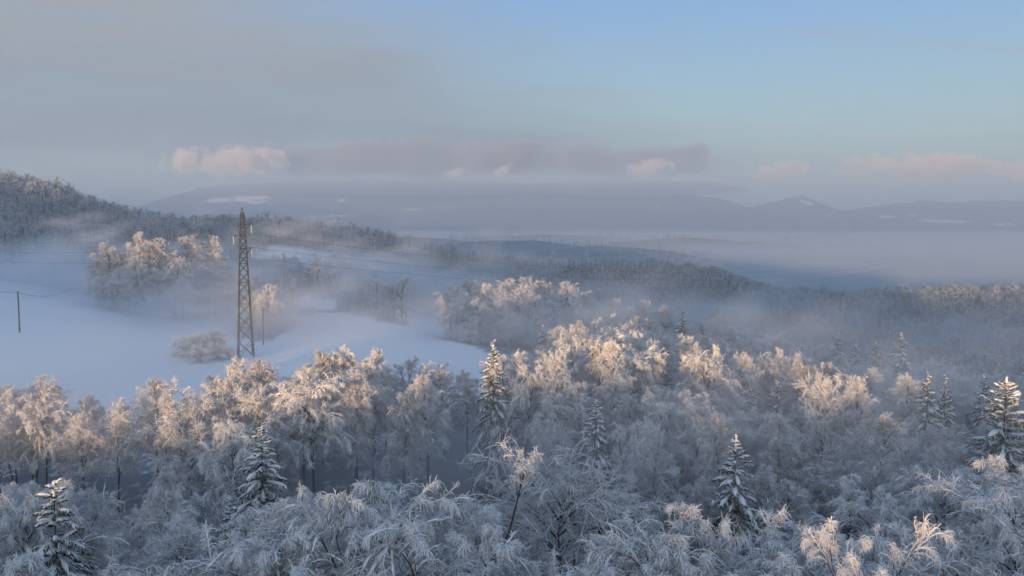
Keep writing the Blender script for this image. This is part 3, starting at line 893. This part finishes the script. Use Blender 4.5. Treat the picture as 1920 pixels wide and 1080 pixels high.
# ------------------------------------------------------------------ the far woods: one mass on the hills
def far_woods():
    rng = np.random.RandomState(77)
    protos = []
    for s, kw in ((1, dict(spread=.27, droop=.2, nl=15, n2=7, n3=6)), (2, dict(spread=.22, droop=.35, nl=15, n2=7, n3=6)), (3, dict(spread=.32, droop=.15, nl=15, n2=7, n3=6))):
        t, c = broadleaf(seed=100 + s, H=14, lowest=.08, pads=.12, thick=2.0, lod=True, **kw); protos.append([(t, 0), (c, 1)])
    for s, r in ((1, 2.4), (2, 2.0)):
        t, c, n = spruce(seed=110 + s, H=15, R=r, lod=True, snow=.8); protos.append([(t, 0), (c, 3), (n, 2)])
    # scatter
    pts = []
    def zone(y0, y1, ulo, uhi, step, keep=1.0):
        y = y0
        while y < y1:
            st = step * (1 + 0.0004 * (y - 250))
            xs = np.arange(ulo * y, uhi * y, st)
            pts.append(np.stack([xs + rng.uniform(-.45, .45, len(xs)) * st, y + rng.uniform(-.45, .45, len(xs)) * st, rng.uniform(0, 1, len(xs)) / keep], 1))
            y += st
    zone(206, 900, -.85, .85, 5.3)
    zone(1400, 3400, -.35, .45, 16)
    zone(-60, 200, .70, 1.0, 9); zone(60, 200, -1.0, -.70, 9)
    p = np.concatenate(pts); x, y = p[:, 0], p[:, 1]
    px = 960 + F * x / np.maximum(y, 1); z = height(x, y)
    keep = (p[:, 2] < 1) & ~in_field(x, y)
    # open misty slope between the field and the spur; the clearing in the valley
    open_ = open_slope(x, y)
    keep &= ~open_
    keep &= ~((y < 260) & (px > 820) & (px < 1150) & (y < 250))
    keep &= (y < 1000) | (z > -80)
    x, y, z, px = x[keep], y[keep], z[keep], px[keep]
    n = len(x)
    con = wave(x, y, .012, 15) + rng.normal(0, .45, n)
    con += np.where((px > 740) & (px < 1220) & (y > 520), 1.3, 0)      # conifers on the spur
    con += np.where((px > 1450) & (y > 260), .35, 0)
    var = np.where(con > .95, rng.randint(3, 5, n), rng.randint(0, 3, n))
    scl = np.clip(rng.normal(.80, .18, n) + .12 * wave(x, y, .035, 16), .45, 1.45) * np.where(y > 1000, 1.2, 1.0)
    rot = rng.uniform(0, 6.28, n)
    g = Geo(); pid = []
    for k, lst in enumerate(protos):
        for geo, mat in lst:
            for v, q, m in zip(geo.v, geo.q, geo.m): pass
            V = np.concatenate(geo.v); Q = np.concatenate(geo.q); Mi = np.concatenate(geo.m)
            base = g.n
            g.v.append(V.astype(np.float32)); g.q.append(Q + base); g.n += len(V)
            g.m.append((Mi * (1 if mat == 1 else 0) + mat).astype(np.int32))
            pid.append(np.full(len(V), k))
    nproto = g.n
    g.v.append(np.stack([x, y, z - .2], 1).astype(np.float32)); g.n += n
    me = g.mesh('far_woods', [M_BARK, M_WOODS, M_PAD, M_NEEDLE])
    pid = np.concatenate(pid + [np.full(n, -1)])
    def attr(nm, typ, a): me.attributes.new(nm, typ, 'POINT').data.foreach_set('value', a)
    attr('proto', 'INT', pid.astype(np.int32))
    attr('kind_of', 'INT', np.concatenate([np.full(nproto, -1), var]).astype(np.int32))
    attr('scl', 'FLOAT', np.concatenate([np.ones(nproto), scl]).astype(np.float32))
    attr('rot', 'FLOAT', np.concatenate([np.zeros(nproto), rot]).astype(np.float32))
    o = link('far_woods', me)
    tag(o, 'snowy mixed woods covering the hills beyond the field', 'woods', kind='stuff')
    ng = bpy.data.node_groups.new('scatter_woods', 'GeometryNodeTree')
    ng.interface.new_socket('Geometry', in_out='INPUT', socket_type='NodeSocketGeometry')
    ng.interface.new_socket('Geometry', in_out='OUTPUT', socket_type='NodeSocketGeometry')
    gi = ng.nodes.new('NodeGroupInput'); go = ng.nodes.new('NodeGroupOutput')
    jn = ng.nodes.new('GeometryNodeJoinGeometry')
    def named(nm, typ):
        a = ng.nodes.new('GeometryNodeInputNamedAttribute'); a.data_type = typ; a.inputs['Name'].default_value = nm
        return a.outputs['Attribute']
    def equals(sock, k):
        c = ng.nodes.new('FunctionNodeCompare'); c.data_type = 'INT'; c.operation = 'EQUAL'
        ng.links.new(sock, c.inputs[2]); c.inputs[3].default_value = k
        return c.outputs['Result']
    cx = ng.nodes.new('ShaderNodeCombineXYZ'); ng.links.new(named('rot', 'FLOAT'), cx.inputs['Z'])
    for k in range(len(protos)):
        sg = ng.nodes.new('GeometryNodeSeparateGeometry'); sg.domain = 'POINT'
        ng.links.new(gi.outputs[0], sg.inputs['Geometry']); ng.links.new(equals(named('proto', 'INT'), k), sg.inputs['Selection'])
        ip = ng.nodes.new('GeometryNodeInstanceOnPoints')
        ng.links.new(gi.outputs[0], ip.inputs['Points']); ng.links.new(sg.outputs['Selection'], ip.inputs['Instance'])
        ng.links.new(equals(named('kind_of', 'INT'), k), ip.inputs['Selection'])
        ng.links.new(cx.outputs[0], ip.inputs['Rotation']); ng.links.new(named('scl', 'FLOAT'), ip.inputs['Scale'])
        ng.links.new(ip.outputs[0], jn.inputs[0])
    ng.links.new(jn.outputs[0], go.inputs[0])
    md = o.modifiers.new('scatter', 'NODES'); md.node_group = ng
    return n


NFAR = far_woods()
print('trees', len(TREES), 'far', NFAR)


# ------------------------------------------------------------------ pylon, poles, cables, barns
def build_pylon():
    d = 164.0
    b = at(461, 668, d); gz = H1(b[0], d); Ht = float(at(456, 389, d)[2]) - gz
    o = empty('power_pylon', (b[0], d, gz)); o.rotation_euler = (0, 0, math.radians(24))
    tag(o, 'tall grey steel lattice pylon standing on the snow field', 'pylon')
    lv = np.array([0, .10, .19, .275, .355, .43, .50, .565, .625, .68, .73, .775, .815, .85, .885, .915, .945, .97, 1.0])
    hw = lambda t: np.interp(t, [0, .70, .93, 1.0], [1.50, .70, .44, .06])
    c = lambda t, i: np.array((hw(t) * (1 if i in (0, 3) else -1), hw(t) * (1 if i < 2 else -1), t * Ht))
    for i in range(4):
        g = Geo(); g.tubes(np.array([c(t, i) for t in (-.01, .70, .93, 1.0)])[None], np.array([[.11, .085, .07, .05]]), 4)
        link('leg', g.mesh('leg', [M_STEEL], False), o)
    g = Geo()
    for k in range(len(lv) - 2):
        for i in range(4):
            j = (i + 1) % 4
            g.bar(c(lv[k], i), c(lv[k + 1], j), .058); g.bar(c(lv[k], j), c(lv[k + 1], i), .058)
            if k % 2 == 0 and k: g.bar(c(lv[k], i), c(lv[k], j), .045)
    link('bracing', g.mesh('bracing', [M_STEEL], False), o)
    for (t, s) in ((.885, 1), (.81, -1), (.725, 1)):
        z = t * Ht; w = float(hw(t)); L = 1.75 * s
        g = Geo()
        for yy in (-w, w):
            g.bar((-w * s, yy, z), (L, 0, z + .15), .06); g.bar((w * s, yy, z - 1.0), (L, 0, z + .12), .05)
        g.bar((-w, -w, z), (w, -w, z), .06); g.bar((-w, w, z), (w, w, z), .06)
        for q in (.35, .7):
            a = np.array((w * s, -w, z)) * (1 - q) + np.array((L, 0, z + .15)) * q; e = np.array((w * s, w, z)) * (1 - q) + np.array((L, 0, z + .15)) * q
            g.bar(a, e, .035)
        arm = link('crossarm', g.mesh('crossarm', [M_STEEL], False), o)
        g = Geo(); n = 16
        zz = z + .1 - np.linspace(.1, 1.9, n * 2)
        P = np.stack([np.full(n * 2, L), np.zeros(n * 2), zz], 1)
        R = np.where(np.arange(n * 2) % 2 == 0, .16, .09)
        g.tubes(P[None], R[None], 8)
        g.bar((L, 0, z + .15), (L, 0, z), .03)
        link('insulator', g.mesh('insulator', [M_INSUL], True), o)
        ARMS.append(np.array(o.matrix_world @ Vector((0, 0, 0))) * 0 + np.array((
            b[0] + L * math.cos(o.rotation_euler[2]), d + L * math.sin(o.rotation_euler[2]), gz + z - 1.85)))


def cable(name, a, b, sag, label, r=.022):
    t = np.linspace(0, 1, 40)[:, None]
    P = a * (1 - t) + b * t; P[:, 2] -= sag * 4 * (t * (1 - t))[:, 0]
    g = Geo(); g.tubes(P[None], np.full((1, 40), r), 4)
    tag(link(name, g.mesh(name, [M_STEEL])), label, 'cable', 'sagging electric cables')


ARMS = []
build_pylon()
A_DIR = np.array((math.cos(math.radians(114)), math.sin(math.radians(114)), 0.0))
for n, (a, word) in enumerate(zip(ARMS, ('topmost', 'middle', 'lowest'))):
    cable('power_cable', a, a + np.array((230.0, 210, -14.0)), 7.5, f'{word} thin cable running from the pylon into the mist on its right')
    cable('power_cable', a, a + np.array((-230.0, 120, 12.0)), 7.5, f'{word} thin cable running from the pylon over the field to the left')


def pole(px, py, d, toprow, label, bar=True):
    p = at(px, py, d); z = H1(p[0], d); Ht = float(at(px, toprow, d)[2]) - z
    o = empty('utility_pole', (p[0], d, z)); tag(o, label, 'pole', 'wooden utility poles')
    g = Geo(); g.tubes(np.array([[(0, 0, -.3), (.05, 0, Ht * .5), (.02, 0, Ht)]]), np.array([[.16, .14, .11]]), 8)
    g.tubes(np.array([[(.02, 0, Ht), (.02, 0, Ht + .05)]]), np.array([[.11, .01]]), 8)
    link('post', g.mesh('post', [M_WOOD]), o)
    if not bar:
        g = Geo(); g.tubes(np.array([[(.12, -.1, Ht - .6), (.2, -.14, Ht - .5), (.2, -.14, Ht - .4), (.2, -.14, Ht - .3)]]), np.array([[.03, .07, .07, .03]]), 8)
        link('insulator', g.mesh('insulator', [M_INSUL]), o)
        return np.array((p[0] + .2, d - .14, z + Ht - .3))
    g = Geo(); g.box((0, -.14, Ht - .45), (1.1, .1, .12)); link('crossbar', g.mesh('crossbar', [M_WOOD], False), o)
    for s in (-.45, .45):
        g = Geo(); g.tubes(np.array([[(s, -.14, Ht - .39), (s, -.14, Ht - .3), (s, -.14, Ht - .22), (s, -.14, Ht - .15)]]), np.array([[.04, .09, .06, .03]]), 8)
        link('insulator', g.mesh('insulator', [M_INSUL]), o)
    return np.array((p[0], d, z + Ht - .15))


p1 = pole(37, 627, 170, 546, 'lone wooden pole leaning slightly in the misty left field', False)
p2 = pole(494, 648, 178, 578, 'thin wooden pole just right of the pylon')
p3 = pole(712, 596, 262, 574, 'short faint pole at the far edge of the field')
cable('phone_cable', p1, p1 + np.array((-60, 10, 4.0)), .8, 'thin cable from the lone field pole to the left edge', .03)
cable('phone_cable', p1, at(140, 538, 230), 1.6, 'thin cable from the lone field pole towards the clump', .03)


def barn(px, py, d, w, l, h, rz, label):
    p = at(px, py, d); z = H1(p[0], d) - .3
    o = empty('barn', (p[0], d, z)); o.rotation_euler = (0, 0, rz); tag(o, label, 'barn', 'small snow-roofed barns')
    g = Geo(); g.box((0, 0, h / 2), (l, w, h))
    rh = w * .42
    for s in (-1, 1):
        x = s * (l / 2 - .02)
        g.add([(x, -w / 2, h), (x, w / 2, h), (x, 0, h + rh), (x, 0, h + rh)], [(0, 1, 2, 3)])
    link('wall', g.mesh('wall', [M_WALL], False), o)
    g = Geo()
    for s in (-1, 1):
        a, b = np.array((0, s * (w / 2 + .5), h - .3)), np.array((0, 0, h + rh + .12))
        th = np.array((0, s * .12, .38)); e = np.array((l / 2 + .5, 0, 0))
        v = [a - e, a + e, b + e, b - e, a - e + th, a + e + th, b + e + (0, 0, .42), b - e + (0, 0, .42)]
        g.add(v, [(0, 1, 2, 3), (4, 5, 6, 7), (0, 1, 5, 4), (1, 2, 6, 5), (3, 0, 4, 7)])
    link('roof', g.mesh('roof', [M_ROOF], False), o)
    g = Geo(); g.box((l * .15, -w / 2 - .02, 1.1), (2.2, .08, 2.2)); link('door', g.mesh('door', [M_WOOD], False), o)
    for x in (-l * .3, l * .36):
        g = Geo(); g.box((x, -w / 2 - .02, h * .6), (.9, .07, .8)); link('window', g.mesh('window', [M_DARK], False), o)


barn(560, 600, 236, 5.5, 7, 3.0, 1.0, 'small barn with a steep snow roof beyond the pylon')
barn(603, 598, 248, 5.0, 8, 1.7, .1, 'low barn with a flat-looking white roof at the field end')
barn(505, 470, 440, 8, 15, 4, .05, 'long snow-roofed farm building on the misty slope')
barn(540, 478, 450, 7, 10, 4, .5, 'smaller snow-roofed farm building right of the long one')


# ------------------------------------------------------------------ clouds above the mountains
def blob_mesh(name, parts, voxel, mat, amp=0.25, freq=2.0, seed=0):
    """several lumpy ellipsoids fused into one closed body"""
    bm = bmesh.new()
    rng = random.Random(seed)
    for (c, r) in parts:
        res = bmesh.ops.create_icosphere(bm, subdivisions=4, radius=1.0)
        off = Vector((rng.uniform(-50, 50), rng.uniform(-50, 50), rng.uniform(-50, 50)))
        for v in res['verts']:
            n = v.co.copy()
            k = 1 + amp * mnoise.noise(n * freq + off) + amp * .6 * mnoise.noise(n * freq * 2.3 + off) + amp * .35 * mnoise.noise(n * freq * 5 + off)
            v.co = Vector((c[0] + n.x * r[0] * k, c[1] + n.y * r[1] * k, c[2] + n.z * r[2] * k))
    me = bpy.data.meshes.new(name); bm.to_mesh(me); bm.free()
    me.materials.append(mat)
    o = link(name, me)
    if len(parts) > 1:
        md = o.modifiers.new('fuse', 'REMESH'); md.mode = 'VOXEL'; md.voxel_size = voxel
    return o


def mat_cloud(name, density, col, nscale, detail=4.0, torn=3.0, stretch=(1, 1, 1), soft=.45):
    """vapour thinning out to a ragged rim (generated coordinates run 0..1 across each cloud)"""
    m, nt, out = new_mat(name)
    tc = N(nt, 'ShaderNodeTexCoord')
    c = N(nt, 'ShaderNodeVectorMath', operation='SUBTRACT'); nt.links.new(tc.outputs['Generated'], c.inputs[0]); c.inputs[1].default_value = (.5, .5, .5)
    ln = N(nt, 'ShaderNodeVectorMath', operation='LENGTH'); nt.links.new(c.outputs[0], ln.inputs[0])
    mp = N(nt, 'ShaderNodeMapping'); mp.inputs['Scale'].default_value = stretch; nt.links.new(tc.outputs['Object'], mp.inputs[0])
    f = NOISE(nt, mp.outputs[0], nscale, detail, 0.62)
    h = MATH(nt, 'SUBTRACT', MATH(nt, 'ADD', 0.62, MATH(nt, 'MULTIPLY', MATH(nt, 'SUBTRACT', f, 0.5), torn)), MATH(nt, 'MULTIPLY', ln.outputs['Value'], 1.75))
    v = N(nt, 'ShaderNodeVolumePrincipled'); v.inputs['Density Attribute'].default_value = ''
    v.inputs['Color'].default_value = (*col, 1); v.inputs['Anisotropy'].default_value = 0.1
    nt.links.new(MATH(nt, 'MULTIPLY', RANGE(nt, h, 0.0, soft), density), v.inputs['Density'])
    nt.links.new(v.outputs[0], out.inputs['Volume'])
    return m


M_CLOUD = mat_cloud('cloud_vapour', 0.016, (.92, .87, .84), 0.007, 5.0, 3.4)
M_SHADED_VEIL = mat_cloud('shaded_cloud_veil', 0.0095, (.44, .49, .59), 0.0026, 5.0, 2.0)  # dark grey albedo stands for shade from other clouds


def cloud(label, px, py, rx, ry, d, mat, dz=.5, kind='cumulus_cloud', low=False, kd='structure'):
    c = at(px, py, d); k = d / F
    bm = bmesh.new(); bmesh.ops.create_icosphere(bm, subdivisions=3, radius=1.0)
    z = c[2] if low else max(c[2], BZ1 + 4 + ry * k)
    r = (rx * k, max(rx * dz, ry) * k, ry * k)
    for v in bm.verts: v.co = Vector((v.co.x * r[0], v.co.y * r[1], v.co.z * r[2]))
    me = bpy.data.meshes.new(kind); bm.to_mesh(me); bm.free(); me.materials.append(mat)
    o = link(kind, me); o.location = (c[0], d, z)
    tag(o, label, 'cloud', kind=kd)


cloud('grey cloud bank lying on the massif', 660, 328, 350, 46, 7000, M_SHADED_VEIL, .25)
cloud('grey cloud bank above the massif east end', 1180, 334, 280, 42, 7200, M_SHADED_VEIL, .25)
cloud('long grey cloud bank behind the two nearer banks', 860, 331, 560, 44, 7300, M_SHADED_VEIL, .25)
cloud('pink cumulus base at the massif west end', 425, 322, 140, 34, 6700, M_CLOUD)
cloud('pink cumulus tower at the massif west end', 347, 300, 34, 26, 6650, M_CLOUD, 1)
cloud('tiny pale puff', 488, 283, 14, 13, 6700, M_CLOUD, 1)
cloud('small warm puff', 856, 325, 34, 12, 6500, M_CLOUD, .6)
cloud('small round warm puff', 943, 321, 26, 16, 6500, M_CLOUD, .8)
cloud('warm cumulus dome', 1215, 314, 52, 22, 6600, M_CLOUD, .8)
cloud('pink cumulus beside the pointed peak', 1462, 344, 62, 22, 6900, M_CLOUD, .6)
cloud('long warm cumulus on the right', 1720, 344, 190, 30, 7200, M_CLOUD, .4)
cloud('warm cumulus hump on the right', 1765, 338, 80, 26, 7000, M_CLOUD, .6)
cloud('low pale cloud at the right edge', 1930, 342, 110, 26, 7200, M_CLOUD, .4)

# ------------------------------------------------------------------ air: one box of haze, ground fog, valley fog
g = Geo()
g.box(((0), (BY0 + BY1) / 2, (BZ0 + BZ1) / 2), (2 * BX, BY1 - BY0, BZ1 - BZ0))
tag(link('haze', g.mesh('haze', [mat_volume('haze_air', 0.00027, (.54, .69, .86), 0.0)], False)), 'thin blue haze filling the air over the valley', 'haze', kind='stuff')


def fog(label, c, r, dens, seed):
    """a bank of ground fog, torn and thinning towards its rim"""
    bm = bmesh.new(); bmesh.ops.create_icosphere(bm, subdivisions=3, radius=1.0)
    for v in bm.verts: v.co = Vector((v.co.x * r[0], v.co.y * r[1], v.co.z * r[2]))
    me = bpy.data.meshes.new('fog_or_cloud_bank'); bm.to_mesh(me); bm.free()
    me.materials.append(mat_cloud('fog', dens, (.79, .83, .885), 0.035, 2.5, 2.4, (1, 1, 2.5), 1.0))  # fog colour dimmed to blue-grey, putting shade into it
    o = link('fog_or_cloud_bank', me); o.location = c
    tag(o, label, 'fog', kind='stuff')


def fogp(label, px, py, d, r, dens, seed, **kw):
    c = at(px, py, d); fog(label, tuple(c), r, dens, seed, **kw)


fogp('thin mist over the whole snow field', 420, 630, 190, (165, 80, 22), .0240, 12)
fogp('fog lying on the left field', 0, 535, 265, (140, 105, 27), .0420, 1)
fogp('fog behind the field clump', 280, 530, 290, (110, 70, 32), .0480, 2)
fogp('fog round the feet of the field clump', 300, 580, 215, (66, 42, 20), .0560, 10)
fogp('fog round the trees behind the pylon', 540, 595, 203, (42, 34, 20), .0560, 11)
fogp('fog on the slope behind the pylon', 660, 545, 285, (95, 78, 34), .0520, 3)
fogp('fog around the misty clump', 1000, 600, 205, (62, 42, 15), .0300, 4)
fogp('fog on the open slope', 680, 530, 390, (115, 85, 30), .0190, 5)
fogp('fog along the spur foot', 1150, 595, 285, (110, 60, 24), .0420, 6)
fogp('mist in the right wood', 1500, 700, 128, (38, 40, 18), .0500, 7)
fogp('mist in the valley', 1620, 630, 330, (200, 110, 26), .0130, 8)
fogp('mist in the lower wood', 900, 820, 88, (70, 45, 15), .0150, 9)
fogp('thin mist between the near trees', 1050, 760, 108, (150, 75, 26), .0070, 14)
fogp('mist at the left wood edge', 60, 750, 100, (38, 36, 16), .0180, 13)


M_SHADED_WRAP = mat_volume('shaded_mountain_cloud', .0060, (.46, .51, .61), 0.1)  # albedo darkened so the sun-facing cloud looks shaded
cloud('cloud wrapped round the massif top', 740, 352, 330, 16, 6300, M_SHADED_WRAP, .16, 'fog_or_cloud_bank', True, 'stuff')  # cloud on the peaks, not ground fog
cloud('cloud wrapped round the massif shoulder', 1180, 353, 235, 16, 6350, M_SHADED_WRAP, .16, 'fog_or_cloud_bank', True, 'stuff')  # likewise a mountain cloud rather than fog


def fog_sea(rise, dens, label, y0):
    xs = np.linspace(-4200, 5200, 120); ys = y0 + (5900 - y0) * np.linspace(0, 1, 90) ** 1.6
    X, Y = np.meshgrid(xs, ys)
    edge = smooth(Y, y0, y0 * 1.5) * smooth(5900 - Y, 0, 500) * smooth(X + 4200, 0, 600) * smooth(5200 - X, 0, 600)
    T = -101.5 + edge * (rise + 6.0 * wave(X, Y, .006, 51) + 1.2 * wave(X, Y, .02, 52))
    B = np.full(X.shape, -102.5)
    n = X.shape; g = Geo()
    i = np.arange(n[0] - 1)[:, None] * n[1]; j = np.arange(n[1] - 1)[None]
    q = np.stack([i + j, i + j + 1, i + n[1] + j + 1, i + n[1] + j], -1).reshape(-1, 4)
    m = n[0] * n[1]
    ring = np.concatenate([np.arange(n[1]), np.arange(1, n[0]) * n[1] + n[1] - 1, (n[0] - 1) * n[1] + np.arange(n[1] - 2, -1, -1), np.arange(n[0] - 2, 0, -1) * n[1]])
    r2 = np.roll(ring, -1)
    g.add(np.concatenate([np.stack([X, Y, T], -1).reshape(-1, 3), np.stack([X, Y, B], -1).reshape(-1, 3)]),
          np.concatenate([q, q[:, ::-1] + m, np.stack([ring, ring + m, r2 + m, r2], -1)]))
    tag(link('valley_fog', g.mesh('valley_fog', [mat_volume('valley_fog', dens, (.76, .83, .90), 0.1)], True)), label, 'fog', kind='stuff')


fog_sea(40, .0026, 'flat sea of fog filling the valley', 690)
fog_sea(62, .0007, 'thin upper mist over the valley fog', 900)
